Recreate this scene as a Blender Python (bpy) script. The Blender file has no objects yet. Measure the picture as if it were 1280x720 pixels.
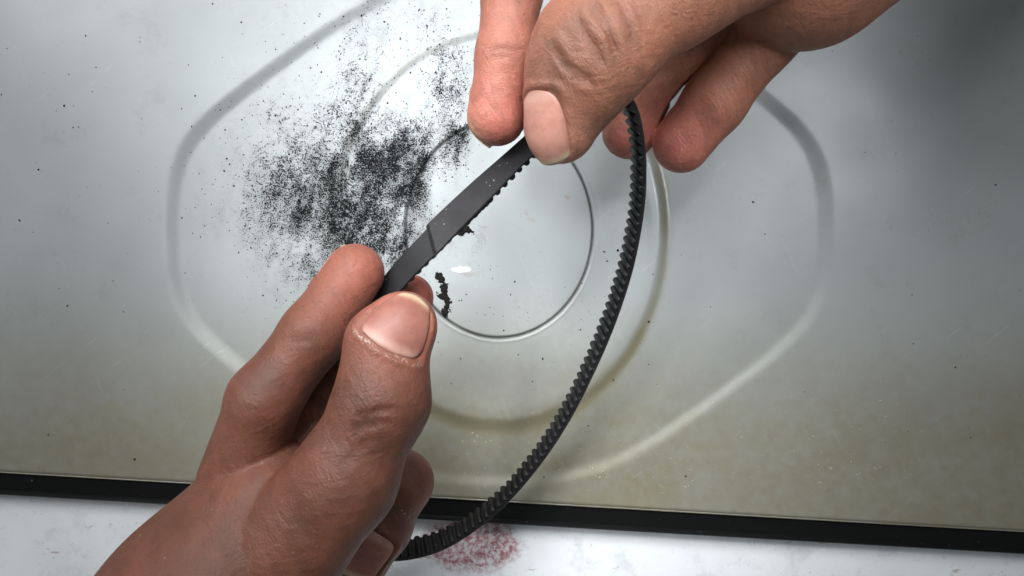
import bpy, bmesh, math, random
import numpy as np
from mathutils import Vector, Matrix, noise
from mathutils.bvhtree import BVHTree

rng = np.random.default_rng(7)
random.seed(7)
SC = bpy.context.scene
COL = SC.collection

# ------------------------------------------------------------------ camera
MM = 0.001
PX = 0.25 * MM              # one photo pixel on the panel surface (z = 0)
D = 0.260                   # camera height above the panel
cam = bpy.data.cameras.new('camera')
camo = bpy.data.objects.new('camera', cam)
COL.objects.link(camo)
camo.location = (0, 0, D)
cam.sensor_width = 36
cam.lens = 36 * D / (1280 * PX)
cam.clip_start = 0.01
cam.clip_end = 50
SC.camera = camo

# ------------------------------------------------------------------ world and lamps
w = bpy.data.worlds.new('World')
SC.world = w
w.use_nodes = True
bg = w.node_tree.nodes['Background']
bg.inputs['Color'].default_value = (0.90, 0.97, 1.0, 1)
bg.inputs['Strength'].default_value = 0.13


POWER = 0.68


def area(name, loc, target, sx, sy, power, color, spread):
    l = bpy.data.lights.new(name, 'AREA')
    l.shape = 'RECTANGLE'
    l.size, l.size_y = sx, sy
    l.energy = power
    l.color = color
    l.spread = math.radians(spread)
    o = bpy.data.objects.new(name, l)
    COL.objects.link(o)
    o.location = loc
    d = Vector(target) - Vector(loc)
    o.rotation_euler = d.to_track_quat('-Z', 'Y').to_euler()
    return o


# added lamps out of view, narrow beams pooling light on the middle strip:
# (azimuth from straight away, elevation, share, where each lamp's beam meets the panel)
POOL_LAMPS = ((-62, 46, 1.0, 0.024, 0.020), (-40, 60, 1.1, -0.022, -0.030), (-22, 42, 1.1, 0.020, 0.045),
         (-8, 66, 1.0, 0.024, -0.060), (6, 50, 1.1, -0.022, -0.052), (24, 62, 1.0, -0.022, 0.045),
         (44, 48, 0.9, 0.018, -0.048), (64, 58, 0.8, 0.024, 0.035), (-75, 64, 0.9, -0.016, -0.055),
         (-35, 70, 0.75, -0.004, 0.075), (15, 72, 0.65, 0.012, 0.070))
for az, el, pw, tx, ty in POOL_LAMPS:
    rr = 0.50
    az, el = math.radians(az), math.radians(el)
    area('pool_light', (tx * 0.5 + rr * math.cos(el) * math.sin(az), 0.01 + rr * math.cos(el) * math.cos(az), rr * math.sin(el)),
         (tx, ty, 0.0), 0.08, 0.08, 0.0205 * pw * POWER, (0.93, 0.97, 1.0), 24)

area('wide_window_light', (-0.36, 0.50, 0.78), (0, 0, 0), 0.55, 0.55, 4.9, (0.94, 0.97, 1.0), 180)

SC.view_settings.view_transform = 'Standard'
SC.view_settings.look = 'None'
SC.view_settings.exposure = 0.30
SC.view_settings.gamma = 1.0
SC.render.engine = 'CYCLES'
SC.cycles.use_denoising = True
SC.cycles.max_bounces = 6


# ------------------------------------------------------------------ helpers
def P(px, py, h=0.0):
    """photo pixel + height in mm -> world point"""
    s = PX * (D - h * MM) / D
    return np.array([(px - 640) * s, (360 - py) * s, h * MM])


def R(rpx, h):
    return rpx * PX * (D - h * MM) / D


def mesh_np(name, verts, faces, smooth=True):
    """faces: (n,4) or (n,3) int array"""
    me = bpy.data.meshes.new(name)
    verts = np.asarray(verts, dtype=np.float32)
    faces = np.asarray(faces, dtype=np.int32)
    n, k = faces.shape
    me.vertices.add(len(verts))
    me.vertices.foreach_set('co', verts.ravel())
    me.loops.add(n * k)
    me.loops.foreach_set('vertex_index', faces.ravel())
    me.polygons.add(n)
    me.polygons.foreach_set('loop_start', np.arange(n, dtype=np.int32) * k)
    me.polygons.foreach_set('use_smooth', np.full(n, smooth, dtype=bool))
    me.update(calc_edges=True)
    me.validate()
    return me


def link(name, me, mat=None, parent=None):
    o = bpy.data.objects.new(name, me)
    COL.objects.link(o)
    if mat is not None:
        me.materials.clear()
        me.materials.append(mat)
    if parent is not None:
        o.parent = parent
    return o


def tag(o, label=None, cat=None, group=None, kind=None):
    if label: o['label'] = label
    if cat: o['category'] = cat
    if group: o['group'] = group
    if kind: o['kind'] = kind
    return o


class NT:
    def __init__(self, name):
        self.m = bpy.data.materials.new(name)
        self.m.use_nodes = True
        self.t = self.m.node_tree
        self.b = self.t.nodes['Principled BSDF']
        self.co = self.t.nodes.new('ShaderNodeTexCoord').outputs['Object']

    def node(self, typ, **kw):
        n = self.t.nodes.new(typ)
        for k, v in kw.items():
            setattr(n, k, v)
        return n

    def set(self, sock, v):
        if hasattr(v, 'is_output'):
            self.t.links.new(v, sock)
        elif isinstance(v, (tuple, list)) and len(v) == 3 and sock.type == 'RGBA':
            sock.default_value = (*v, 1)
        else:
            sock.default_value = v

    def p(self, **kw):
        for k, v in kw.items():
            self.set(self.b.inputs[k.replace('_', ' ')], v)

    def math(self, op, a, b=0.0, c=None, clamp=False):
        n = self.node('ShaderNodeMath', operation=op, use_clamp=clamp)
        self.set(n.inputs[0], a)
        self.set(n.inputs[1], b)
        if c is not None: self.set(n.inputs[2], c)
        return n.outputs[0]

    def mix(self, f, a, b):
        n = self.node('ShaderNodeMix', data_type='RGBA')
        self.set(n.inputs[0], f)
        self.set(n.inputs[6], a)
        self.set(n.inputs[7], b)
        return n.outputs[2]

    def noise(self, scale, detail=3, rough=0.5, co=None, dist=0.0):
        n = self.node('ShaderNodeTexNoise')
        self.t.links.new(co or self.co, n.inputs['Vector'])
        n.inputs['Scale'].default_value = scale
        n.inputs['Detail'].default_value = detail
        n.inputs['Roughness'].default_value = rough
        n.inputs['Distortion'].default_value = dist
        return n.outputs['Fac']

    def voro(self, scale, feature='F1', out='Distance', co=None, rand=1.0):
        n = self.node('ShaderNodeTexVoronoi', feature=feature)
        self.t.links.new(co or self.co, n.inputs['Vector'])
        n.inputs['Scale'].default_value = scale
        n.inputs['Randomness'].default_value = rand
        return n.outputs[out]

    def ramp(self, v, lo, hi):
        n = self.node('ShaderNodeMapRange', interpolation_type='SMOOTHSTEP')
        self.set(n.inputs[0], v)
        self.set(n.inputs[1], lo)
        self.set(n.inputs[2], hi)
        return n.outputs[0]

    def attr(self, name, out='Fac'):
        n = self.node('ShaderNodeAttribute', attribute_name=name)
        return n.outputs[out]

    def mapped(self, scale, rot=(0, 0, 0)):
        n = self.node('ShaderNodeMapping', vector_type='TEXTURE')
        scale = tuple(1 / v for v in scale)
        self.t.links.new(self.co, n.inputs['Vector'])
        n.inputs['Scale'].default_value = scale
        n.inputs['Rotation'].default_value = rot
        return n.outputs[0]

    def bump(self, h, strength=0.3, dist=0.0002, prev=None):
        n = self.node('ShaderNodeBump')
        n.inputs['Strength'].default_value = strength
        n.inputs['Distance'].default_value = dist
        self.set(n.inputs['Height'], h)
        if prev is not None: self.set(n.inputs['Normal'], prev)
        return n.outputs[0]


def smooth01(x, a, b):
    t = np.clip((x - a) / (b - a), 0, 1)
    return t * t * (3 - 2 * t)


def vnoise(x, y, seed=0):
    """cheap value noise on numpy arrays"""
    r = np.random.default_rng(seed)
    tab = r.random((256, 256))
    xi = np.floor(x).astype(int); yi = np.floor(y).astype(int)
    fx = x - xi; fy = y - yi
    fx = fx * fx * (3 - 2 * fx); fy = fy * fy * (3 - 2 * fy)
    a = tab[xi % 256, yi % 256]; b = tab[(xi + 1) % 256, yi % 256]
    c = tab[xi % 256, (yi + 1) % 256]; d = tab[(xi + 1) % 256, (yi + 1) % 256]
    return (a * (1 - fx) + b * fx) * (1 - fy) + (c * (1 - fx) + d * fx) * fy


def fbm(x, y, seed=0, octv=4):
    s = 0; amp = 0.5; tot = 0
    for i in range(octv):
        s = s + amp * vnoise(x * 2 ** i, y * 2 ** i, seed + i); tot += amp; amp *= 0.55
    return s / tot


# ------------------------------------------------------------------ the table sheet under the panel
t = NT('white_painted_sheet')
n1 = t.noise(18, 5, 0.6)
n2 = t.noise(170, 6, 0.7)
n3 = t.noise(900, 3, 0.6)
base = t.mix(t.ramp(n1, 0.35, 0.7), (0.86, 0.87, 0.88), (0.74, 0.76, 0.77))
sp = t.ramp(t.noise(420, 5, 0.8), 0.60, 0.72)
mot = t.ramp(t.noise(60, 6, 0.75), 0.50, 0.66)
base = t.mix(t.math('MULTIPLY', mot, 0.35), base, (0.42, 0.44, 0.46))
base = t.mix(t.math('MULTIPLY', sp, 0.7), base, (0.24, 0.19, 0.15))
sk = t.ramp(t.noise(240, 4, 0.7, co=t.mapped((0.35, 1.3, 1), (0, 0, 0.15))), 0.63, 0.70)
base = t.mix(t.math('MULTIPLY', sk, 0.6), base, (0.30, 0.22, 0.15))
# brownish-red spill: an irregular patch of its own
vv = t.node('ShaderNodeVectorMath', operation='DISTANCE')
mp = t.node('ShaderNodeMapping')
t.t.links.new(t.co, mp.inputs['Vector'])
mp.inputs['Scale'].default_value = (1.0, 1.75, 1.0)
t.t.links.new(mp.outputs[0], vv.inputs[0])
c_ = P(590, 678, -7)
vv.inputs[1].default_value = (c_[0], c_[1] * 1.75, -0.007 if False else 0)
dd = t.math('ADD', vv.outputs['Value'], t.math('MULTIPLY', t.math('SUBTRACT', n2, 0.5), 0.016))
stain = t.math('SUBTRACT', 1.0, t.ramp(dd, 0.0125, 0.0185))
gr = t.ramp(t.noise(520, 5, 0.75), 0.38, 0.62)
base = t.mix(t.math('MULTIPLY', stain, t.math('MULTIPLY_ADD', gr, 0.78, 0.18)), base, (0.34, 0.085, 0.11))
t.p(Base_Color=base, Roughness=0.45)
t.p(Normal=t.bump(n3, 0.15, 0.0002))
bm = bmesh.new()
vs = [bm.verts.new(v) for v in ((-1.5, -1.5, 0), (1.5, -1.5, 0), (1.5, 1.5, 0), (-1.5, 1.5, 0))]
bm.faces.new(vs)
me = bpy.data.meshes.new('table_surface'); bm.to_mesh(me); bm.free()
table = link('table_surface', me, t.m)
table.location = (0, 0, -0.007)
tag(table, 'white painted sheet with reddish brown stain under the grey panel', None, None, 'structure')

# ------------------------------------------------------------------ the pressed metal panel
CX, CY = 624.0, 287.5


def panel_fields(px, py):
    """height (m), groove mask, in photo pixels on the panel plane"""
    x = px - CX; y = py - CY
    r1 = np.sqrt((x / 116.5) ** 2 + (y / 134.5) ** 2)
    e1 = (r1 - 1) * 124
    r2 = np.sqrt((x / 205) ** 2 + (y / 243) ** 2)
    e2 = (r2 - 1) * 222
    z = np.zeros_like(px)
    # thin groove round the middle disc, tiny raised lip on its outer side
    z -= 0.55 * np.exp(-(e1 / 1.6) ** 2)
    z += 0.13 * np.exp(-((e1 - 4.2) / 2.0) ** 2)
    # plateau stepping down outwards, soft roll
    z += 1.35 * (1 - smooth01(e2, -9, 10)) + 0.12 * np.exp(-((e2 + 18) / 8) ** 2)
    # octagonal border that steps up again towards the rim
    k = 26.0
    a = np.abs(y) - 311
    b = np.abs(x) - 405
    c = (np.abs(x) * 0.592 + np.abs(y) * 0.806) - 325.0
    m = np.maximum(np.maximum(a, b), c)
    e3 = m + k * np.log(np.exp((a - m) / k) + np.exp((b - m) / k) + np.exp((c - m) / k)) - 4
    z += 0.9 * smooth01(e3, -10, 11)
    # long waves of thin sheet metal
    z += 0.25 * (fbm(px / 160, py / 160, 3, 2) - 0.5)
    return z * MM, e1, e2, e3


# bottom edge of the panel, slightly sloping in the picture
def edge_y(px):
    return 622 + (px - 535) * 0.058


NX, NY = 1060, 640
gx = np.concatenate([np.arange(-240, 430, 2.6), np.arange(430, 860, 0.95), np.arange(860, 1520, 2.8)])
tt = np.concatenate([np.arange(-330, 0, 3.0), np.arange(0, 440, 0.95), np.arange(440, 622, 1.6), [620, 622]])
tt = (tt + 330) / 952
NX, NY = len(gx), len(tt)
GX = np.repeat(gx[:, None], NY, 1)
GY = -330 + (edge_y(GX) + 330) * tt[None, :]
Z, E1, E2, E3 = panel_fields(GX, GY)
ez = edge_y(GX) - GY                        # px to the rim
Z = Z - 0.9 * MM * (1 - smooth01(ez, 0, 7)) ** 2
V = np.stack([(GX - 640) * PX, (360 - GY) * PX, Z], -1).reshape(-1, 3)
idx = np.arange(NX * NY).reshape(NX, NY)
F = np.stack([idx[:-1, :-1], idx[:-1, 1:], idx[1:, 1:], idx[1:, :-1]], -1).reshape(-1, 4)
panel_me = mesh_np('panel_sheet', V, F)


def soot_density(x, y):
    def blob(cx, cy, rx, ry, ang=0):
        c, s = math.cos(ang), math.sin(ang)
        u = (x - cx) * c + (y - cy) * s; v = -(x - cx) * s + (y - cy) * c
        return np.exp(-((u / rx) ** 2 + (v / ry) ** 2))
    d = 1.3 * blob(455, 255, 60, 76) + 1.0 * blob(522, 226, 24, 60, 0.12)
    d += 0.75 * blob(482, 185, 44, 36) + 0.95 * blob(569, 182, 16, 40, 0.1) + 0.6 * blob(562, 108, 30, 48) + 0.45 * blob(592, 150, 12, 42, 0.2)
    d += 0.8 * blob(552, 285, 24, 24) + 0.9 * blob(470, 325, 42, 26)
    d += 0.85 * blob(385, 255, 72, 95) + 0.22 * blob(325, 210, 90, 110) + 0.34 * blob(500, 50, 110, 75) + 0.30 * blob(452, 110, 30, 70)
    d = d * (0.35 + 1.3 * fbm(x / 34, y / 34, 21, 4))
    # wiped, nearly vertical streaks
    bend = 14 * (fbm(x / 70, y / 70, 91, 2) - 0.5)
    st = fbm((x + 0.35 * y + bend) / 9, (y - 0.35 * x) / 42, 33, 4)
    d = d * (0.40 + 1.15 * st) * (0.62 + 0.76 * fbm(x / 11, y / 11, 95, 3))
    d = d * (1 - 0.8 * np.exp(-((x - 545) / 9) ** 2 - ((y - 235) / 30) ** 2))
    return 1.0 * (1 - np.exp(-1.25 * np.clip(d, 0, 2)))


soot = soot_density(GX, GY)
shade_tint = smooth01(GY, 300, 590) * (0.62 + 0.30 * fbm(GX / 90, GY / 60, 55, 3) + 0.35 * (fbm(GX / 9, GY / 9, 58, 4) - 0.35)) + (0.28 + 0.42 * smooth01(GX + GY, 850, 1050)) * np.exp(-((E2 - 3) / 8) ** 2) * (0.5 + fbm(GX / 40, GY / 40, 57, 3))  # olive shade painted towards the bottom and along the ring step
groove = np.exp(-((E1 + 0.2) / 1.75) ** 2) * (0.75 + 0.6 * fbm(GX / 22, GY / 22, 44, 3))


def patch(poly, x, y, wob=5.0, seed=1):
    """1 inside a wobbly strip along a list of (x, y, r)"""
    d = np.full(x.shape, 1e9)
    for (ax, ay, ar), (bx, by, br) in zip(poly[:-1], poly[1:]):
        ux, uy = bx - ax, by - ay
        tt_ = np.clip(((x - ax) * ux + (y - ay) * uy) / (ux * ux + uy * uy + 1e-9), 0, 1)
        d = np.minimum(d, np.hypot(x - ax - tt_ * ux, y - ay - tt_ * uy) - (ar + tt_ * (br - ar)))
    d = d + wob * (0.6 * fbm(x / 6, y / 6, seed, 3) + 0.4 * fbm(x / 2.1, y / 2.1, seed + 3, 2) - 0.5) * 2
    return d


fleck = np.zeros_like(GX)
bright = 1 - smooth01(patch([(566, 337, 1.5), (586, 337, 2.5)], GX, GY, 3.5, 8), -1, 1.5)
brown = (1 - smooth01(patch([(578, 340, 2), (588, 344, 3)], GX, GY, 4, 12), -1, 2)) * 0.6
brown = np.maximum(brown, (1 - smooth01(patch([(650, 262, 1), (668, 276, 1)], GX, GY, 6, 14), -1, 3)) * 0.5)
brown = np.maximum(brown, (1 - smooth01(patch([(707, 246, 2), (710, 248, 2)], GX, GY, 3, 15), -1, 2)) * 0.6)
grey = (1 - smooth01(patch([(605, 285, 5), (596, 312, 4)], GX, GY, 9, 16), -4, 5)) * 0.7
for nm, arr in (('soot', soot), ('shade_tint', np.clip(shade_tint, 0, 1)), ('groove', np.clip(groove, 0, 1)),
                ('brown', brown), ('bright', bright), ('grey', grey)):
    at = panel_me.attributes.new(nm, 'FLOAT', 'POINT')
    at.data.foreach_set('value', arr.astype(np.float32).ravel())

t = NT('grey_enamelled_steel')
lo = t.noise(14, 4, 0.55)
base = t.mix(t.ramp(lo, 0.3, 0.7), (0.345, 0.365, 0.365), (0.41, 0.43, 0.43))
base = t.mix(t.math('MULTIPLY', t.attr('shade_tint'), 0.9), base, (0.215, 0.185, 0.105))
# faint scuffs and small dents of rubbing
scf = t.ramp(t.noise(75, 6, 0.78), 0.54, 0.68)
base = t.mix(t.math('MULTIPLY', scf, 0.30), base, (0.27, 0.27, 0.235))
sc2 = t.ramp(t.noise(480, 3, 0.65, co=t.mapped((1.6, 0.09, 1), (0, 0, -0.9))), 0.68, 0.72)
base = t.mix(t.math('MULTIPLY', sc2, 0.18), base, (0.62, 0.64, 0.64))
# faint rubbed scratches
scr = t.ramp(t.noise(260, 4, 0.7, co=t.mapped((1, 0.10, 1), (0, 0, 0.4))), 0.62, 0.72)
base = t.mix(t.math('MULTIPLY', scr, 0.05), base, (0.8, 0.82, 0.82))
base = t.mix(t.math('MULTIPLY', t.attr('brown'), 0.8), base, (0.30, 0.24, 0.18))
g_n = t.ramp(t.noise(1500, 3, 0.6), 0.42, 0.60)
base = t.mix(t.math('MULTIPLY', t.math('MULTIPLY', t.attr('grey'), g_n), 0.85), base, (0.20, 0.20, 0.20))
base = t.mix(t.math('MULTIPLY', t.attr('bright'), 0.9), base, (0.92, 0.92, 0.92))
# fine dark specks all over
sv = t.voro(620)
sps = t.math('SUBTRACT', 1.0, t.ramp(sv, 0.06, 0.16))
spm = t.ramp(t.noise(60, 3, 0.7), 0.56, 0.68)
base = t.mix(t.math('MULTIPLY', t.math('MULTIPLY', sps, spm), 0.7), base, (0.10, 0.09, 0.08))
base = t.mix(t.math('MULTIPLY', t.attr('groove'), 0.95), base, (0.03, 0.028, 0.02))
# soot: grainy threshold of the density
s_a = t.noise(2300, 3, 0.62)
s_b = t.noise(560, 5, 0.72)
thr = t.math('ADD', t.math('MULTIPLY', s_a, 0.84), t.math('MULTIPLY', s_b, 0.41))
so = t.math('SUBTRACT', t.math('MULTIPLY_ADD', t.attr('soot'), 0.43, 0.295), thr)
som = t.ramp(so, -0.10, 0.045)
base = t.mix(t.math('MULTIPLY', t.attr('soot'), t.math('MULTIPLY_ADD', t.noise(260, 5, 0.75), 1.5, -0.25, clamp=True)), base, (0.10, 0.10, 0.105))
base = t.mix(som, base, (0.009, 0.009, 0.010))
rough = t.math('ADD', t.math('MULTIPLY_ADD', t.noise(40, 4, 0.6), 0.16, 0.27), t.math('MULTIPLY', som, 0.55))
t.p(Base_Color=base, Metallic=t.math('MULTIPLY_ADD', som, -0.15, 0.15), Roughness=rough)
t.p(Specular_IOR_Level=t.math('MULTIPLY_ADD', som, -0.5, 0.6))
b1 = t.bump(t.noise(900, 2, 0.5), 0.08, 0.0001)
b2 = t.bump(som, 0.6, 0.00025, b1)
t.p(Normal=b2)
M_panel = t.m

panel = bpy.data.objects.new('metal_panel', None)
COL.objects.link(panel)
panel.location = (0, 0, 0)
panel.empty_display_size = 0.02
tag(panel, 'grey pressed steel panel with oval grooves and soot on its left side', 'metal panel')
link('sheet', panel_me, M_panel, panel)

# black rim along the bottom edge
t = NT('black_edge_trim')
nn = t.noise(700, 4, 0.7)
t.p(Base_Color=t.mix(t.ramp(nn, 0.66, 0.74), (0.006, 0.006, 0.006), (0.10, 0.09, 0.07)), Roughness=0.4, Specular_IOR_Level=0.15)
prof = [(-4, -2.0), (0, -1.3), (3, -1.25), (23, -1.6), (25, -1.1), (27.5, -1.0), (29, -1.4), (29.5, -4.5), (20, -4.8)]
n = 60
xs = np.linspace(-240, 1520, n)
pv = []
for xx in xs:
    for dy, zz in prof:
        pv.append(((xx - 640) * PX, (360 - (edge_y(xx) + dy)) * PX, zz * MM))
k = len(prof)
pf = []
for i in range(n - 1):
    for j in range(k - 1):
        pf.append((i * k + j, i * k + j + 1, (i + 1) * k + j + 1, (i + 1) * k + j))
link('edge_trim', mesh_np('edge_trim', pv, pf, False), t.m, panel)

# charred crust patches (real, slightly raised)
t = NT('charred_crust')
t.p(Base_Color=(0.010, 0.009, 0.007), Roughness=0.75)
t.p(Normal=t.bump(t.noise(1200, 4, 0.7), 0.8, 0.0004))
t.p(Specular_IOR_Level=0.15)
M_crust = t.m


def crust(name, poly, seed, wob, label):
    x0 = min(p[0] - p[2] for p in poly) - 14; x1 = max(p[0] + p[2] for p in poly) + 14
    y0 = min(p[1] - p[2] for p in poly) - 14; y1 = max(p[1] + p[2] for p in poly) + 14
    st = 0.6
    xs_ = np.arange(x0, x1, st); ys_ = np.arange(y0, y1, st)
    X, Y = np.meshgrid(xs_, ys_, indexing='ij')
    d = patch(poly, X, Y, wob, seed)
    ins = d < 0
    zb = panel_fields(X, Y)[0]
    hgt = np.clip(-d, 0, 2.5) / 2.5
    Zc = zb + (-0.03 + 0.34 * hgt + 0.25 * hgt * fbm(X / 2.2, Y / 2.2, seed + 5, 3)) * MM
    Vv = np.stack([(X - 640) * PX, (360 - Y) * PX, Zc], -1).reshape(-1, 3)
    ii = np.arange(X.size).reshape(X.shape)
    q = np.stack([ii[:-1, :-1], ii[:-1, 1:], ii[1:, 1:], ii[1:, :-1]], -1)
    keep = (ins[:-1, :-1] | ins[1:, 1:])
    q = q[keep]
    used = np.unique(q)
    remap = np.zeros(X.size, int); remap[used] = np.arange(len(used))
    o = link(name, mesh_np(name, Vv[used], remap[q]), M_crust)
    tag(o, label, 'crust')
    o['group'] = 'charred crusts stuck on the panel'
    return o


crust('charred_crust', [(550, 346, 5), (556, 356, 4.5), (554, 366, 5), (559, 378, 4.5), (557, 394, 3.5)], 61, 7.5,
      'long ragged black crust beside the thumb nail inside the oval')
crust('charred_crust', [(577, 291, 4.5), (584, 286, 4), (590, 291, 2.5)], 71, 6.0,
      'small black crust peeking out from under the belt teeth')

# ------------------------------------------------------------------ loose grains (nobody could count them)
def grains(name, pts, sizes, mat, label, flat=0.6):
    ico = np.array([(1, 0, 0), (-1, 0, 0), (0, 1, 0), (0, -1, 0), (0, 0, 1), (0, 0, -1)], float)
    fc = np.array([(0, 2, 4), (2, 1, 4), (1, 3, 4), (3, 0, 4), (2, 0, 5), (1, 2, 5), (3, 1, 5), (0, 3, 5)])
    n_ = len(pts)
    vv_ = ico[None] * (0.55 + 0.9 * rng.random((n_, 6, 1)))
    an = rng.random(n_) * 6.28
    ca, sa = np.cos(an)[:, None], np.sin(an)[:, None]
    str_ = 0.6 + 0.9 * rng.random((n_, 1))
    vx = vv_[..., 0] * str_
    x_ = vx * ca - vv_[..., 1] * sa; y_ = vx * sa + vv_[..., 1] * ca
    vv_ = np.stack([x_, y_, vv_[..., 2] * flat], -1) * sizes[:, None, None]
    zz_ = panel_fields(pts[:, 0], pts[:, 1])[0]
    off = np.stack([(pts[:, 0] - 640) * PX, (360 - pts[:, 1]) * PX, zz_ + sizes * flat * 0.4], -1)
    vv_ = (vv_ + off[:, None]).reshape(-1, 3)
    ff_ = (fc[None] + 6 * np.arange(n_)[:, None, None]).reshape(-1, 3)
    o = link(name, mesh_np(name, vv_, ff_, False), mat)
    tag(o, label, None, None, 'stuff')
    return o


cand = np.stack([rng.uniform(-150, 660, 90000), rng.uniform(-80, 420, 90000)], -1)
dn = soot_density(cand[:, 0], cand[:, 1])
keep = rng.random(len(cand)) < np.clip(dn, 0, 1) ** 1.2 * 0.5 + 0.005
gp = cand[keep]
grains('soot_grains', gp, (0.05 + 0.26 * rng.random(len(gp)) ** 5) * MM, M_crust,
       'loose black soot grains scattered over the left of the panel')
n_ = 420
gp = np.stack([rng.uniform(-100, 1400, n_), rng.uniform(-60, 610, n_)], -1)
gp2 = np.stack([rng.normal(640, 60, 130), rng.normal(390, 45, 130)], -1)
gp = np.concatenate([gp, gp2])
grains('soot_specks', gp, (0.06 + 0.30 * rng.random(len(gp)) ** 5) * MM, M_crust,
       'sparse dark specks scattered across the open grey panel')
t = NT('pale_crumb')
t.p(Base_Color=(0.36, 0.33, 0.22), Roughness=0.6)
n_ = 420
yy = 612 - np.abs(rng.normal(0, 75, n_))
xx = rng.uniform(545, 1150, n_)
keep = (rng.random(n_) < smooth01(xx, 520, 800) + 0.25)
gp = np.stack([xx, yy], -1)[keep]
gp = np.concatenate([gp, np.stack([rng.normal(752, 8, 14), rng.normal(592, 6, 14)], -1),
                     np.stack([rng.normal(602, 10, 16), rng.normal(548, 6, 16)], -1),
                     np.stack([rng.normal(828, 6, 12), rng.normal(606, 6, 12)], -1)])
grains('pale_crumbs', gp, (0.12 + 0.32 * rng.random(len(gp)) ** 3) * MM, t.m,
       'pale yellowish crumbs scattered near the lower rim of the panel')

# ------------------------------------------------------------------ the toothed belt
KEYS = [  # px, py, h(mm), w: screen right, screen down, towards camera
    (529, 310, 65.2, .65, .74, .24),
    (552, 287, 64.0, .64, .73, .36),
    (600, 240, 61.8, .60, .70, .52),
    (645, 197, 61.0, .54, .62, .76),
    (690, 157, 62.5, .52, .58, .72),
    (732, 124, 66.5, .42, .50, .80),
    (762, 111, 69.5, .34, .44, .84),
    (782, 122, 70.0, .30, .40, .86),
    (794, 152, 67.5, .23, .40, .86),
    (800, 205, 61.5, .20, .44, .85),
    (796, 270, 53.0, .19, .46, .85),
    (779, 350, 42.5, .17, .46, .85),
    (746, 440, 32.0, .14, .44, .86),
    (699, 533, 23.0, .10, .38, .88),
    (643, 608, 17.0, .07, .38, .89),
    (588, 656, 14.5, .05, .42, .88),
    (535, 682, 15.0, .04, .52, .85),
    (475, 687, 18.0, .08, .50, .85),
    (425, 655, 24.0, .15, .46, .86),
    (398, 590, 33.0, .25, .42, .88),
    (398, 510, 41.0, .38, .48, .80),
    (430, 435, 50.0, .55, .62, .55),
    (478, 371, 57.6, .60, .68, .45),
    (505, 338, 60.0, .62, .70, .36),
    (531, 311, 61.2, .63, .72, .30),
    (570, 271, 60.9, .65, .74, .24),
    (606, 238, 59.8, .62, .72, .38),
]
kp = np.array([P(*k_[:3]) for k_ in KEYS])
kw = np.array([(k_[3], -k_[4], k_[5]) for k_ in KEYS])


def catmull(K, u):
    n_ = len(K)
    i = np.clip(np.floor(u).astype(int), 0, n_ - 2)
    f = (u - i)[:, None]
    p0 = K[np.clip(i - 1, 0, n_ - 1)]; p1 = K[i]; p2 = K[i + 1]; p3 = K[np.clip(i + 2, 0, n_ - 1)]
    return 0.5 * (2 * p1 + (p2 - p0) * f + (2 * p0 - 5 * p1 + 4 * p2 - p3) * f ** 2 + (3 * p1 - p0 - 3 * p2 + p3) * f ** 3)


u = np.linspace(0, len(KEYS) - 1.0001, 4000)
pp = catmull(kp, u)
sl = np.concatenate([[0], np.cumsum(np.linalg.norm(np.diff(pp, axis=0), axis=1))])
LEN = sl[-1]
W2 = 3.55 * MM            # half width
TB = 0.82 * MM           # body thickness
PITCH = 2.55 * MM


def frame_at(s):
    s = np.atleast_1d(s)
    us = np.interp(s, sl, u)
    e = 0.02
    p = catmull(kp, us)
    d = catmull(kp, np.clip(us + e, 0, len(KEYS) - 1.0001)) - catmull(kp, np.clip(us - e, 0, None))
    d /= np.linalg.norm(d, axis=1)[:, None]
    w_ = catmull(kw, us)
    w_ = w_ - d * (w_ * d).sum(1)[:, None]
    w_ /= np.linalg.norm(w_, axis=1)[:, None]
    tn = np.cross(d, w_)          # towards the teeth
    return p, d, w_, tn


def rubber(name, base_c, dust):
    t = NT(name)
    dn_ = t.noise(160, 4, 0.65)
    b_ = t.mix(t.ramp(dn_, 0.35, 0.75), base_c, tuple(min(1, c * 1.7) for c in base_c))
    v_ = t.voro(900)
    d_ = t.math('SUBTRACT', 1.0, t.ramp(v_, 0.08, 0.2))
    d_ = t.math('MULTIPLY', d_, t.ramp(t.noise(330, 2, 0.5), 0.5, 0.7))
    haze_ = t.math('MULTIPLY', t.ramp(t.noise(2600, 3, 0.7), 0.55, 0.75), t.ramp(t.noise(120, 3, 0.6), 0.4, 0.7))
    b_ = t.mix(t.math('MULTIPLY', haze_, dust * 0.35), b_, (0.30, 0.29, 0.28))
    b_ = t.mix(t.math('MULTIPLY', d_, dust), b_, (0.42, 0.40, 0.38))
    b_ = t.mix(t.math('MULTIPLY', t.attr('inner_dark'), 0.6), b_, tuple(c * 0.45 for c in base_c))
    t.p(Base_Color=b_, Roughness=0.55, Specular_IOR_Level=0.24)
    t.p(Normal=t.bump(t.noise(1800, 3, 0.6), 0.25, 0.0001))
    return t.m


M_rub = rubber('black_rubber', (0.0115, 0.0102, 0.0112), 0.6)
M_tooth = rubber('black_rubber_tooth', (0.008, 0.0075, 0.008), 0.2)

belt = bpy.data.objects.new('toothed_belt', None)
COL.objects.link(belt)
belt.location = Vector(P(800, 205, 51))
belt.empty_display_size = 0.01
tag(belt, 'black rubber toothed drive belt held in a loop between two hands', 'belt')
BO = np.array(belt.location)

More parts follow.
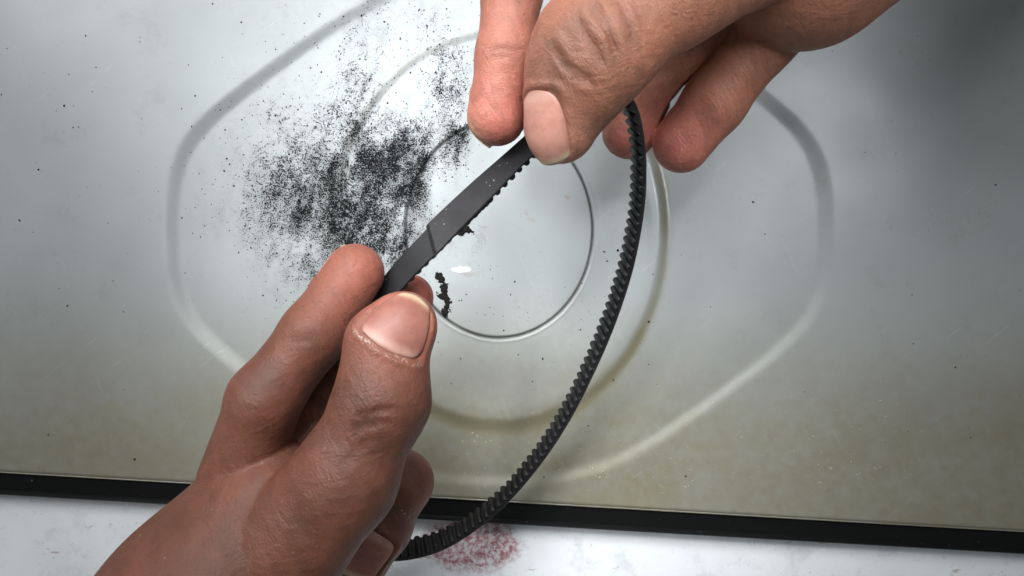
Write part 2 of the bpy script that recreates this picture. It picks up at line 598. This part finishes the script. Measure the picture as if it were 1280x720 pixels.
# body: rounded rectangular section swept along the path
ns = 700
S = np.linspace(0, LEN, ns)
p, d, w_, tn = frame_at(S)
cw, ch = W2, TB / 2
sec = []
for (a, b) in ((1, -1), (1, 1), (-1, 1), (-1, -1)):
    # chamfered corners; a along width, b along tooth direction
    r = 0.18 * MM
    if (a, b) in ((1, -1), (-1, 1)):
        sec += [(a * (cw - r), b * ch), (a * cw, b * (ch - r))]
    else:
        sec += [(a * cw, b * (ch - r)), (a * (cw - r), b * ch)]
# order the section as a loop
sec.sort(key=lambda q: math.atan2(q[1] / ch, q[0] / cw))
ks = len(sec)
BV = []
for a, b in sec:
    sk_ = (4.4 * MM * (0.5 - a / (2 * W2)) + (1.0 * MM if b < 0 else 0)) * np.clip(1 - S / (9 * MM), 0, 1)
    ps, ds_, ws, ts = frame_at(np.minimum(S + sk_, LEN))
    nar = (1 - 0.13 * smooth01(S, LEN - 0.055, LEN - 0.040))[:, None]      # the inner end is a little narrower
    BV.append(ps + ws * a * nar + ts * b)
BV = np.stack(BV, 1).reshape(-1, 3) - BO
ii = np.arange(ns * ks).reshape(ns, ks)
q = np.stack([ii[:-1], np.roll(ii, -1, 1)[:-1], np.roll(ii, -1, 1)[1:], ii[1:]], -1).reshape(-1, 4)
bme = mesh_np('belt_body', BV, q, False)
bm = bmesh.new(); bm.from_mesh(bme)
bm.verts.ensure_lookup_table()
for row in (0, ns - 1):
    vs = [bm.verts[row * ks + j] for j in range(ks)]
    try:
        fc_ = bm.faces.new(vs); fc_.material_index = 1
    except ValueError: pass
bmesh.ops.recalc_face_normals(bm, faces=bm.faces)
bm.to_mesh(bme); bm.free()
link('band', bme, M_rub, belt)
tc = NT('shaded_cut_rubber')
tc.p(Base_Color=(0.004, 0.0035, 0.0035), Roughness=0.8, Specular_IOR_Level=0.1)  # end face blackened: the shadow line of the step put into colour
bme.materials.append(tc.m)
at = bme.attributes.new('inner_dark', 'FLOAT', 'POINT')  # the inner layer of the overlap is darker
at.data.foreach_set('value', np.repeat(smooth01(S, LEN - 0.060, LEN - 0.045), ks).astype(np.float32))

# one tooth mesh shared by all teeth: rounded ridge running across the width
tw, th = 0.76 * MM, 0.98 * MM      # half width, height
prof = [(-tw * 1.15, 0), (-tw, th * .45), (-tw * .62, th * .85), (0, th), (tw * .62, th * .85), (tw, th * .45), (tw * 1.15, 0)]
tv = []; e_ = W2 * 0.995
for y in (-e_, e_):
    for a, b in prof: tv.append((a, y, b))
m_ = len(prof)
bm = bmesh.new()
bv = [bm.verts.new(v) for v in tv]
for j in range(m_ - 1):
    f = bm.faces.new((bv[j], bv[j + 1], bv[m_ + j + 1], bv[m_ + j])); f.smooth = True
for o0 in (0, m_):
    bm.faces.new([bv[o0 + j] for j in range(m_)])
bm.faces.new((bv[0], bv[m_], bv[2 * m_ - 1], bv[m_ - 1]))
bmesh.ops.recalc_face_normals(bm, faces=bm.faces)
tme = bpy.data.meshes.new('tooth'); bm.to_mesh(tme); bm.free()
tme.materials.append(M_tooth)
sT = np.arange(PITCH * 0.6, LEN - PITCH * 0.4, PITCH)
p, d, w_, tn = frame_at(sT)
# the inner layer of the overlap lies right under the outer one: no room for outer teeth there
for i in range(len(sT)):
    if sT[i] < 7.0 * MM:
        continue                      # the lapped end is cut smooth
    o = bpy.data.objects.new('tooth', tme)
    COL.objects.link(o)
    o.parent = belt
    mt = Matrix.Identity(4)
    org = p[i] + tn[i] * (TB / 2 - 0.05 * MM) - BO
    js = 1 + 0.11 * random.uniform(-1, 1)
    for r_ in range(3):
        mt[r_][0] = d[i][r_] * js; mt[r_][1] = w_[i][r_] * (0.86 if sT[i] > LEN - 0.045 else 1.0); mt[r_][2] = tn[i][r_] * js; mt[r_][3] = org[r_]
    o.matrix_local = mt
    if sT[i] < 0.0:
        pass

# ------------------------------------------------------------------ hands: implicit surface -> surface nets
def smin(a, b, k):
    if k <= 0: return np.minimum(a, b)
    h = np.clip(0.5 + 0.5 * (b - a) / k, 0, 1)
    return b * (1 - h) + a * h - k * h * (1 - h)


def seg_dist(Xp, a, b, ra, rb, n=None, flat=1.0):
    ab = b - a
    L2 = float(ab @ ab) + 1e-12
    q_ = Xp - a
    tt_ = np.clip((q_ @ ab) / L2, 0, 1)
    v = q_ - tt_[..., None] * ab
    if n is not None and flat != 1.0:
        n_ = n - ab * (n @ ab) / L2
        n_ = n_ / np.linalg.norm(n_)
        v = v + n_ * ((v @ n_) * (1 / flat - 1))[..., None]
    return np.linalg.norm(v, axis=-1) - (ra + (rb - ra) * tt_)


def surface_nets(val, origin, h):
    neg = val < 0
    nx, ny, nz = val.shape
    corners = [(i, j, k_) for i in (0, 1) for j in (0, 1) for k_ in (0, 1)]
    cnt = np.zeros((nx - 1, ny - 1, nz - 1), np.int8)
    for i, j, k_ in corners:
        cnt += neg[i:nx - 1 + i, j:ny - 1 + j, k_:nz - 1 + k_]
    act = np.argwhere((cnt > 0) & (cnt < 8))
    vid = np.full(cnt.shape, -1, np.int64)
    vid[act[:, 0], act[:, 1], act[:, 2]] = np.arange(len(act))
    acc = np.zeros((len(act), 3)); num = np.zeros(len(act))
    cv = {c: val[act[:, 0] + c[0], act[:, 1] + c[1], act[:, 2] + c[2]] for c in corners}
    for a in corners:
        for ax in range(3):
            if a[ax] == 0:
                b = list(a); b[ax] = 1; b = tuple(b)
                va, vb = cv[a], cv[b]
                m = (va < 0) != (vb < 0)
                tt_ = np.where(m, va / np.where(m, va - vb, 1), 0)
                pt = np.array(a, float)[None].repeat(len(act), 0)
                pt[:, ax] += tt_
                acc[m] += pt[m]; num[m] += 1
    verts = (act + acc / num[:, None]) * h + origin
    quads = []
    for ax in range(3):
        o1, o2 = [(1, 2), (2, 0), (0, 1)][ax]
        sl0 = [slice(None)] * 3; sl1 = [slice(None)] * 3
        sl0[ax] = slice(0, -1); sl1[ax] = slice(1, None)
        ch_ = neg[tuple(sl0)] != neg[tuple(sl1)]
        e = np.argwhere(ch_)
        e = e[(e[:, o1] > 0) & (e[:, o2] > 0) & (e[:, o1] < val.shape[o1] - 1) & (e[:, o2] < val.shape[o2] - 1)]
        d1 = np.zeros(3, int); d1[o1] = 1
        d2 = np.zeros(3, int); d2[o2] = 1
        ids = [vid[tuple((e - x_).T)] for x_ in (0 * d1, d1, d1 + d2, d2)]
        qd = np.stack(ids, -1)
        fl = ~neg[e[:, 0], e[:, 1], e[:, 2]]
        qd[fl] = qd[fl][:, ::-1]
        quads.append(qd)
    quads = np.concatenate(quads)
    return verts, quads[(quads >= 0).all(1)]


def build_field(chains, grooves, dents, h):
    pts = np.concatenate([[np.array(c_[:3]) for c_ in ch['w']] for ch in chains])
    rad = np.concatenate([[c_[3] for c_ in ch['w']] for ch in chains])
    lo = (pts - rad[:, None]).min(0) - 3 * h
    hi = (pts + rad[:, None]).max(0) + 3 * h
    n_ = np.ceil((hi - lo) / h).astype(int) + 1
    val = np.full(n_, 0.05, np.float64)
    axs = [lo[i] + h * np.arange(n_[i]) for i in range(3)]

    def sub(a, b):
        i0 = np.clip(np.floor((a - lo) / h).astype(int), 0, n_ - 1)
        i1 = np.clip(np.ceil((b - lo) / h).astype(int) + 1, 1, n_)
        s_ = tuple(slice(i0[i], i1[i]) for i in range(3))
        X = np.stack(np.meshgrid(*[axs[i][s_[i]] for i in range(3)], indexing='ij'), -1)
        return s_, X
    for ch in chains:
        w4 = ch['w']
        f = None
        mg = 0.007
        a = np.min([np.array(c_[:3]) - c_[3] for c_ in w4], 0) - mg
        b = np.max([np.array(c_[:3]) + c_[3] for c_ in w4], 0) + mg
        s_, X = sub(a, b)
        for (x0, x1) in zip(w4[:-1], w4[1:]):
            dd_ = seg_dist(X, np.array(x0[:3]), np.array(x1[:3]), x0[3], x1[3], ch.get('n'), ch.get('flat', 1.0))
            f = dd_ if f is None else smin(f, dd_, ch.get('ki', 0.003))
        val[s_] = smin(val[s_], f, ch.get('k', 0.001))
    for (poly, wd, dp) in grooves:
        poly = np.array(poly)
        s_, X = sub(poly.min(0) - 3 * wd, poly.max(0) + 3 * wd)
        dist = None
        for a, b in zip(poly[:-1], poly[1:]):
            dd_ = seg_dist(X, a, b, 0, 0)
            dist = dd_ if dist is None else np.minimum(dist, dd_)
        val[s_] += dp * np.exp(-(dist / wd) ** 2)
    for (c_, r_, dp) in dents:       # soft spherical swellings (dp < 0) or hollows
        s_, X = sub(c_ - 2.5 * r_, c_ + 2.5 * r_)
        val[s_] += dp * np.exp(-(np.linalg.norm(X - c_, axis=-1) / r_) ** 2)
    return val, lo


def chain(pts, k=1.0, ki=3.0, n=None, flat=1.0):
    wpts = [(*P(a, b, c_), R(r_, c_)) for a, b, c_, r_ in pts]
    return dict(w=wpts, k=k * MM, ki=ki * MM, n=None if n is None else np.array(n, float), flat=flat)


def skin_mat():
    t = NT('skin')
    tint = t.attr('tint', 'Color')
    n1 = t.noise(90, 4, 0.6)
    n2 = t.noise(420, 4, 0.65)
    c = t.mix(t.math('MULTIPLY', t.ramp(n1, 0.3, 0.72), 0.45), tint, t.mix(0.5, tint, (0.42, 0.13, 0.08)))
    c = t.mix(t.math('MULTIPLY', t.ramp(n2, 0.42, 0.72), 0.42), c, t.mix(0.6, c, (0.16, 0.075, 0.045)))
    folds_c = t.noise(330, 4, 0.6, co=t.mapped((1.0, 0.22, 0.5), (0.3, 0.2, 0.55)), dist=0.6)
    # pale dust specks
    v_ = t.voro(420)
    d_ = t.math('MULTIPLY', t.math('SUBTRACT', 1.0, t.ramp(v_, 0.05, 0.14)), t.ramp(t.noise(120, 2, 0.5), 0.55, 0.66))
    c = t.mix(t.math('MULTIPLY', d_, 0.5), c, (0.62, 0.50, 0.42))
    vd = t.voro(520)
    dk = t.math('MULTIPLY', t.math('SUBTRACT', 1.0, t.ramp(vd, 0.05, 0.13)), t.ramp(t.noise(70, 3, 0.6), 0.52, 0.64))
    c = t.mix(t.math('MULTIPLY', dk, 0.75), c, (0.02, 0.016, 0.014))
    fine = t.ramp(folds_c, 0.50, 0.34)  # folds and cell edges below: crease shade put into the colour
    c = t.mix(t.math('MULTIPLY', fine, 0.32), c, t.mix(0.7, c, (0.07, 0.03, 0.018)))
    ce = t.voro(1150, 'DISTANCE_TO_EDGE')
    c = t.mix(t.math('MULTIPLY', t.math('SUBTRACT', 1.0, t.ramp(ce, 0.0, 0.16)), 0.20), c, t.mix(0.7, c, (0.08, 0.035, 0.02)))
    fl = t.math('MULTIPLY', t.attr('flake'), t.ramp(t.noise(1500, 3, 0.7), 0.52, 0.62))
    c = t.mix(t.math('MULTIPLY', fl, 0.6), c, (0.60, 0.50, 0.42))
    n4 = t.noise(1500, 3, 0.6)
    c = t.mix(t.math('MULTIPLY', t.ramp(n4, 0.5, 0.75), 0.22), c, t.mix(0.6, c, (0.08, 0.035, 0.02)))
    t.p(Base_Color=c, Roughness=t.math('MULTIPLY_ADD', n2, 0.22, 0.42))
    t.p(Subsurface_Weight=0.22, Subsurface_Scale=0.0018, Specular_IOR_Level=0.38)
    t.b.inputs['Subsurface Radius'].default_value = (1.0, 0.32, 0.18)
    cells = t.voro(1150, 'DISTANCE_TO_EDGE')
    b1 = t.bump(t.ramp(cells, 0.0, 0.25), 0.13, 0.00016)
    folds = t.noise(330, 4, 0.6, co=t.mapped((1.0, 0.22, 0.5), (0.3, 0.2, 0.55)), dist=0.6)
    folds2 = t.noise(420, 3, 0.6, co=t.mapped((0.25, 1.0, 0.5), (0.1, 0.4, 0.35)), dist=0.6)
    b0 = t.bump(t.ramp(folds, 0.42, 0.62), 0.26, 0.00045, b1)
    b0 = t.bump(t.ramp(folds2, 0.40, 0.62), 0.17, 0.00035, b0)
    b2 = t.bump(t.noise(330, 5, 0.72), 0.55, 0.0008, b0)
    ridge = t.math('SINE', t.math('MULTIPLY', t.attr('ridge'), 2 * math.pi / 0.00062))
    b3 = t.bump(t.math('MULTIPLY', ridge, t.attr('ridgemask')), 0.16, 0.0001, b2)
    t.p(Normal=b3)
    return t.m


def nail_mat(ca, cb):
    t = NT('fingernail')
    n_ = t.noise(240, 4, 0.6)
    e = t.attr('edge')
    c = t.mix(t.ramp(n_, 0.3, 0.7), ca, cb)
    lun = t.math('SUBTRACT', 1.0, t.ramp(e, 0.10, 0.24))
    c = t.mix(t.math('MULTIPLY', lun, 0.35), c, (0.62, 0.42, 0.35))
    dirt = t.math('MULTIPLY', t.ramp(t.noise(420, 4, 0.7), 0.52, 0.68), 0.35)
    c = t.mix(dirt, c, t.mix(0.6, c, (0.12, 0.07, 0.05)))
    side = t.math('ABSOLUTE', t.math('MULTIPLY_ADD', t.attr('across'), 2.0, -1.0))
    rimf = t.math('MAXIMUM', t.ramp(side, 0.78, 1.0), t.math('SUBTRACT', 1.0, t.ramp(e, 0.0, 0.09)))
    c = t.mix(t.math('MULTIPLY', rimf, 0.55), c, (0.22, 0.085, 0.055))
    c = t.mix(t.ramp(e, 0.86, 0.97), c, (0.52, 0.38, 0.25))
    t.p(Base_Color=c, Roughness=0.42, Subsurface_Weight=0.15, Subsurface_Scale=0.001)
    cx = t.node('ShaderNodeCombineXYZ')
    t.set(cx.inputs[0], t.math('MULTIPLY', t.attr('across'), 34.0)); t.set(cx.inputs[1], t.math('MULTIPLY', e, 1.2))
    st = t.noise(1.0, 3, 0.6, co=cx.outputs[0])
    t.p(Normal=t.bump(t.noise(500, 3, 0.6), 0.15, 0.00012, t.bump(st, 0.35, 0.00012)))
    return t.m


M_skin = skin_mat()
M_nail = nail_mat((0.41, 0.18, 0.135), (0.48, 0.235, 0.18))
M_nail_ruddy = nail_mat((0.285, 0.105, 0.078), (0.36, 0.15, 0.112))


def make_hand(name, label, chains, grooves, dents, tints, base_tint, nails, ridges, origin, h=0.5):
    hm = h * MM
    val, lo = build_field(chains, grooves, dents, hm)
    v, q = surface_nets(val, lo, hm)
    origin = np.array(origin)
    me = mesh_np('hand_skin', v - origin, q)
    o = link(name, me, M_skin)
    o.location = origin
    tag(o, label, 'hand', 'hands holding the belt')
    # skin colour: pink pads, browner backs; the lower-left hand also carries painted shade
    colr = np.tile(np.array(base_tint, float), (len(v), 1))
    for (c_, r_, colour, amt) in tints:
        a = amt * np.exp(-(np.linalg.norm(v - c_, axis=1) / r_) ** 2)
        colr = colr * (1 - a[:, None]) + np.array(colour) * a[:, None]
    for (poly, wd_, dp_) in grooves:          # browner creases, with crease shade painted into the tint
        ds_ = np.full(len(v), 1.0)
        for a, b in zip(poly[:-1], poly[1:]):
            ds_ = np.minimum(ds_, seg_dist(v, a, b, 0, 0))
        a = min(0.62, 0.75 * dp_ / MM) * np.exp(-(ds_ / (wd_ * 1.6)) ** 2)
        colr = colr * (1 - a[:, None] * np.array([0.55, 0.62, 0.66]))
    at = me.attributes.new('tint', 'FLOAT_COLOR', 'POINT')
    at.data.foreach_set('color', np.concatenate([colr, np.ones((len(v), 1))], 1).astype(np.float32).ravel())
    rd = np.zeros(len(v)); rm = np.zeros(len(v))
    for (a, b, r_) in ridges:
        ab = (b - a) / np.linalg.norm(b - a)
        tt_ = (v - a) @ ab
        ds = np.linalg.norm(v - a - np.clip(tt_, 0, np.linalg.norm(b - a))[:, None] * ab, axis=1)
        m = (1 - smooth01(ds, r_, r_ * 1.3)) * smooth01(tt_, -0.004, 0.004)
        rd = np.where(m > 0.01, tt_ + 0.25 * ds, rd); rm = np.maximum(rm, m)
    for nm, arr in (('ridge', rd), ('ridgemask', rm)):
        at = me.attributes.new(nm, 'FLOAT', 'POINT')
        at.data.foreach_set('value', arr.astype(np.float32))
    tree = BVHTree.FromPolygons([Vector(x) for x in v], [tuple(int(y) for y in f) for f in q])
    for nl in nails:
        make_nail(o, tree, origin, *nl)
    return o


def nail_frame(axis, nrm):
    A = Vector(axis).normalized()
    N = Vector(nrm); N = (N - A * N.dot(A)).normalized()
    return A, N, A.cross(N)


def hit_radius(tree, c0, A, N, B, th_, t_):
    dr = N * math.cos(th_) + B * math.sin(th_)
    c = c0 + A * t_
    h_ = tree.ray_cast(c + dr * 0.03, -dr, 0.03)
    return None if h_[0] is None else (h_[0] - c).length


def fit_radius(tree, c0, A, N, B, half, ln):
    th_, tt_, rr_ = [], [], []
    for a in np.linspace(-half * 1.1, half * 1.1, 17):
        for b in np.linspace(-ln * 0.55, ln * 0.45, 17):
            r_ = hit_radius(tree, c0, A, N, B, a, b)
            if r_ is not None and r_ < 0.016:
                th_.append(a); tt_.append(b); rr_.append(r_)
    a = np.array(th_) / half; b = np.array(tt_) / ln; r_ = np.array(rr_)
    G = lambda a, b: np.stack([np.ones_like(a), a, b, a * a, b * b, a * b, a ** 3, b ** 3, a * a * b], -1)
    wgt = np.ones(len(r_))
    for _ in range(4):
        co = np.linalg.lstsq(G(a, b) * wgt[:, None], r_ * wgt, rcond=None)[0]
        wgt = 1 / (1 + ((r_ - G(a, b) @ co) / 0.0004) ** 2)
    return lambda aa, bb: G(np.asarray(aa, float) / half, np.asarray(bb, float) / ln) @ co


def nail_outline(uu, vv_):
    return uu * math.sqrt(max(0.0, 1 - (0.22 if vv_ > 0 else 0.45) * abs(vv_) ** 4)), vv_ * (1 - (0.14 if vv_ > 0 else 0.18) * uu * uu)


def make_nail(parent, tree, origin, cen, axis, nrm, ln, half, mat=None, flaky=False):
    """cen: point on the finger's axis; axis: towards the tip; nrm: outwards; half: half angle the plate wraps"""
    A, N, B = nail_frame(axis, nrm)
    c0 = Vector(cen)
    fr = fit_radius(tree, c0, A, N, B, half, ln)
    nu, nv = 24, 28
    vs_, edge = [], []
    for i in range(nu + 1):
        for j in range(nv + 1):
            uu, vv_ = nail_outline(2 * i / nu - 1, 2 * j / nv - 1)
            th_ = uu * half; t_ = vv_ * ln / 2
            r_ = float(fr([th_], [t_])[0])
            rim = max(abs(2 * i / nu - 1), -(2 * j / nv - 1))
            r_ += 0.00012 - 0.00045 * max(0.0, (rim - 0.88) / 0.12) ** 2
            r_ += 0.0002 * max(0.0, ((2 * j / nv - 1) - 0.7) / 0.3)
            vs_.append(np.array(c0 + A * t_ + (N * math.cos(th_) + B * math.sin(th_)) * r_) - origin)
            edge.append(j / nv)
    ids = np.arange(len(vs_)).reshape(nu + 1, nv + 1)
    qq = np.stack([ids[:-1, :-1], ids[1:, :-1], ids[1:, 1:], ids[:-1, 1:]], -1).reshape(-1, 4)
    me = mesh_np('nail', vs_, qq)
    at = me.attributes.new('edge', 'FLOAT', 'POINT')
    at.data.foreach_set('value', np.array(edge, dtype=np.float32))
    at = me.attributes.new('across', 'FLOAT', 'POINT')
    at.data.foreach_set('value', np.repeat(np.linspace(0, 1, nu + 1), nv + 1).astype(np.float32))
    o = link('nail', me, mat or M_nail, parent)
    md = o.modifiers.new('thick', 'SOLIDIFY'); md.thickness = 0.0004; md.offset = -1
    # skin: bed pressed in under the plate, fold swelling round its sides and root
    A_, N_, B_ = np.array(A), np.array(N), np.array(B)
    co = np.empty(len(parent.data.vertices) * 3, np.float32); parent.data.vertices.foreach_get('co', co)
    co = co.reshape(-1, 3).astype(float)
    q_ = co + origin - np.array(c0)
    t_ = q_ @ A_; th_ = np.arctan2(q_ @ B_, q_ @ N_)
    rad = np.hypot(q_ @ B_, q_ @ N_)
    near = (np.abs(t_) < ln) & (np.abs(th_) < half * 1.6) & (rad < 0.016)
    r0 = rad[near].mean() if near.any() else 0.008
    su = (np.abs(th_) - half) * r0                          # beyond the sides
    sv = -(t_ + ln / 2 * (1 - 0.18 * np.clip(th_ / half, -1, 1) ** 2))   # beyond the root
    sd = np.maximum(su, sv)
    both = (su > -0.0015) & (sv > -0.0015)
    sd = np.where(both, np.hypot(np.maximum(su + 0.0015, 0), np.maximum(sv + 0.0015, 0)) - 0.0015, sd)
    tipf = 1 - smooth01(t_, ln * 0.25, ln * 0.5)
    dsp = 0.00034 * np.exp(-((sd - 0.0009) / 0.0008) ** 2) * tipf - 0.00035 * (1 - smooth01(sd, -0.0006, 0.0001)) * (1 - smooth01(t_, ln * 0.38, ln * 0.5))
    dsp = np.where(near, dsp, 0)
    rdir = (np.outer(q_ @ B_, B_) + np.outer(q_ @ N_, N_)) / np.maximum(rad, 1e-6)[:, None]
    parent.data.vertices.foreach_set('co', (co + rdir * dsp[:, None]).astype(np.float32).ravel())
    parent.data.update()
    if flaky:
        cu = np.exp(-((sv - 0.0004) / 0.0006) ** 2) * near * (su < 0.0004)
        cu = np.maximum(cu, 0.0 * np.exp(-((sd - 0.0002) / 0.0005) ** 2) * near * tipf)
        at = parent.data.attributes.new('flake', 'FLOAT', 'POINT')
        at.data.foreach_set('value', cu.astype(np.float32))
    return o


PINK = (0.46, 0.140, 0.112)
RED = (0.42, 0.10, 0.075)
TAN = (0.285, 0.120, 0.071)
SHADE_BROWN = (0.06, 0.026, 0.017)  # shade of the lower thumb, put into the skin colour

# --- hand at the upper right
Rt = [
    # palm, wrist and forearm beyond the frame
    chain([(1010, -60, 62, 120), (1130, -190, 66, 125), (1300, -380, 66, 118), (1500, -600, 66, 130)], 12, 20, (0.6, 0.4, 0.75), 0.8),
    # middle and ring fingers behind the belt
    chain([(787, 166, 37, 33), (806, 108, 40, 34), (880, 30, 46, 38), (985, -40, 56, 46)], 0.6, 3),
    chain([(852, 180, 42, 36), (893, 128, 46, 38), (950, 50, 50, 42), (1020, -20, 56, 50)], 0.6, 3),
    # index finger, pad to the camera
    chain([(621, 146, 65, 36.5), (631, 70, 65, 35), (640, -10, 64, 37), (668, -110, 62, 38), (800, -190, 62, 48), (985, -140, 62, 70)], 0.6, 2.5),
    # thumb
    chain([(700, 158, 76, 47), (722, 95, 78, 60), (744, 58, 79, 72), (840, -28, 78, 80), (960, -100, 72, 100)], 0.6, 6, (-0.45, -0.2, 0.85), 0.82),
]
tw_ = lambda a, b, c_: P(a, b, c_)


def crease(pts, h, wd, dp):
    return ([P(a, b, h) for a, b in pts], wd * MM, dp * MM)


hR = 88
gR = [
    crease([(668, 40), (690, 70), (716, 96), (742, 108)], 88, 0.7, 0.4),
    crease([(700, 8), (722, 26), (744, 56), (758, 96)], 90, 0.7, 0.4),
    crease([(730, -6), (744, 20), (764, 52), (776, 88)], 90, 0.7, 0.35),
    crease([(758, -10), (772, 24), (788, 62)], 90, 0.7, 0.35),
    crease([(786, -16), (800, 20), (812, 56)], 90, 0.7, 0.3),
    crease([(816, -26), (828, 12), (834, 40)], 90, 0.8, 0.35),
    crease([(680, 100), (700, 126), (724, 146), (750, 150)], 86, 0.7, 0.35),
    crease([(676, 30), (700, 36), (722, 52)], 89, 0.7, 0.35),
    crease([(676, 62), (690, 92), (712, 118), (740, 128)], hR, 1.1, 0.9),
    crease([(684, 50), (706, 80), (735, 98)], hR, 0.9, 0.6),
    crease([(672, 85), (690, 112), (716, 138)], hR, 0.9, 0.65),
    crease([(716, 10), (728, 40), (750, 75)], hR + 2, 1.2, 0.8),
    crease([(742, 0), (756, 32), (772, 70), (778, 100)], hR + 2, 1.0, 0.7),
    crease([(770, -10), (786, 30), (798, 66)], hR + 2, 1.0, 0.6),
    crease([(800, -20), (812, 20), (820, 52)], hR + 2, 1.0, 0.3),
    crease([(705, 30), (716, 62)], hR + 2, 0.9, 0.3),
    crease([(604, 62), (632, 60), (664, 66)], 72, 0.8, 0.5),
    crease([(606, 72), (634, 71), (662, 76)], 72, 0.8, 0.4),
]
dR = [(P(694, 46, 88), 5 * MM, -0.5 * MM), (P(760, 20, 90), 6 * MM, -0.6 * MM)]
tR = [
    (P(621, 160, 70), 15 * MM, PINK, 0.9),
    (P(628, 80, 70), 13 * MM, (0.40, 0.14, 0.098), 0.75),
    (P(636, 0, 70), 14 * MM, (0.38, 0.14, 0.10), 0.7),
    (P(655, 130, 68), 5 * MM, RED, 0.75),
    (P(592, 168, 66), 4 * MM, (0.52, 0.34, 0.20), 0.6),
    (P(692, 208, 74), 4 * MM, (0.50, 0.30, 0.19), 0.55),
    (P(668, 60, 76), 7 * MM, (0.33, 0.135, 0.09), 0.6),
    (P(690, -30, 76), 12 * MM, (0.32, 0.13, 0.085), 0.5),
    (P(690, 195, 80), 9 * MM, (0.55, 0.24, 0.17), 0.8),
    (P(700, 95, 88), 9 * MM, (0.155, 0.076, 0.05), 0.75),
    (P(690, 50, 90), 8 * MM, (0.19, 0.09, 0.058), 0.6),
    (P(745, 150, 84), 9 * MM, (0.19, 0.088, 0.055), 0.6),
    (P(787, 180, 42), 9 * MM, PINK, 0.85),
    (P(850, 185, 46), 13 * MM, PINK, 0.9),
]
nR = [
    (P(702, 152, 76), P(709, 205, 74) - P(684, 118, 77), np.array((-0.78, -0.05, 0.60)), 17.0 * MM, math.radians(54)),
    (P(621, 150, 65), P(619, 175, 65) - P(624, 100, 65), np.array((-0.80, 0.0, -0.6)), 13 * MM, math.radians(46)),
    (P(786, 170, 37), P(787, 170, 37) - P(803, 118, 40), np.array((-0.60, -0.30, -0.75)), 12 * MM, math.radians(46)),
    (P(853, 179, 42), P(852, 180, 42) - P(893, 128, 46), np.array((-0.60, -0.45, -0.60)), 13 * MM, math.radians(46)),
]
rR = [(P(625, 120, 72), P(640, -30, 72), 10 * MM)]
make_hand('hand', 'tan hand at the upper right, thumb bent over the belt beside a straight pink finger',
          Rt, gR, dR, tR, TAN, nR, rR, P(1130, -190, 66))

# --- hand at the lower left
Lt = [
    chain([(330, 640, 62, 95), (230, 790, 66, 115), (80, 980, 66, 110), (-150, 1220, 66, 125)], 12, 20, (-0.4, 0.3, 0.85), 0.8),
    # curled little finger with its nail towards the camera
    chain([(380, 620, 52, 45), (446, 572, 49, 36), (502, 602, 46, 37), (478, 660, 45, 34), (454, 706, 43, 30)], 0.5, 3),
    # ring finger tucked below
    chain([(370, 560, 52, 45), (430, 520, 46, 36), (470, 545, 42, 36), (452, 600, 40, 33)], 0.5, 3),
    # middle finger supporting the belt from below
    chain([(330, 570, 54, 45), (410, 470, 48, 36), (470, 415, 47, 34), (513, 372, 48, 29)], 0.5, 3),
    # index finger
    chain([(300, 600, 60, 52), (330, 500, 66, 44), (392, 418, 64, 40), (444, 341, 60, 36.5)], 0.5, 3),
    # thumb on top
    chain([(505, 405, 74, 41), (484, 432, 75, 48), (478, 500, 76, 55), (430, 600, 74, 62), (350, 690, 68, 82)], 0.5, 5, (0.25, 0.35, 0.9), 0.84),
]
hL = 85
gL = [
    crease([(366, 425), (392, 428), (420, 440)], 73, 1.0, 0.6),
    crease([(372, 416), (400, 420), (424, 430)], 73, 0.8, 0.4),
    crease([(300, 482), (330, 490), (362, 510)], 76, 1.2, 0.7),
    crease([(305, 470), (336, 478), (366, 496)], 76, 1.0, 0.5),
    crease([(452, 520), (480, 512), (515, 515)], hL, 1.0, 0.65),
    crease([(440, 540), (475, 530), (510, 535)], hL, 1.0, 0.65),
    crease([(446, 532), (470, 524)], hL, 0.8, 0.5),
    crease([(430, 575), (450, 560), (462, 550)], hL, 1.0, 0.55),
    crease([(485, 590), (505, 580), (528, 588)], 52, 0.8, 0.3),
]
dL = [(P(478, 505, 84), 6 * MM, -0.4 * MM)]
tL = [
    (P(500, 385, 80), 12 * MM, (0.42, 0.145, 0.105), 0.85),
    (P(530, 430, 78), 8 * MM, (0.42, 0.14, 0.09), 0.6),
    (P(460, 350, 62), 12 * MM, (0.42, 0.135, 0.095), 0.85),
    (P(530, 365, 50), 8 * MM, RED, 0.7),
    (P(470, 570, 80), 20 * MM, SHADE_BROWN, 0.8),
    (P(510, 620, 50), 12 * MM, (0.10, 0.042, 0.027), 0.7),  # shaded lower finger, darkened in the tint
]
nL = [
    (P(503, 406, 74), P(520, 374, 73) - P(484, 440, 75), np.array((0.10, 0.10, 0.97)), 14.0 * MM, math.radians(57), M_nail_ruddy, True),
    (P(468, 679, 44), P(454, 706, 43) - P(478, 660, 45), np.array((-0.22, 0.0, 0.95)), 14.5 * MM, math.radians(56), M_nail_ruddy),
    (P(440, 346, 60), P(444, 341, 60) - P(392, 418, 64), np.array((-0.75, 0.3, -0.3)), 12 * MM, math.radians(48)),
]
rL = [(P(450, 345, 64), P(400, 410, 68), 9.5 * MM)]
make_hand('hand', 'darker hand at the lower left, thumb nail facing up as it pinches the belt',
          Lt, gL, dL, tL, (0.118, 0.041, 0.023), nL, rL, P(230, 790, 66))  # base tint darkened as well, as painted shade
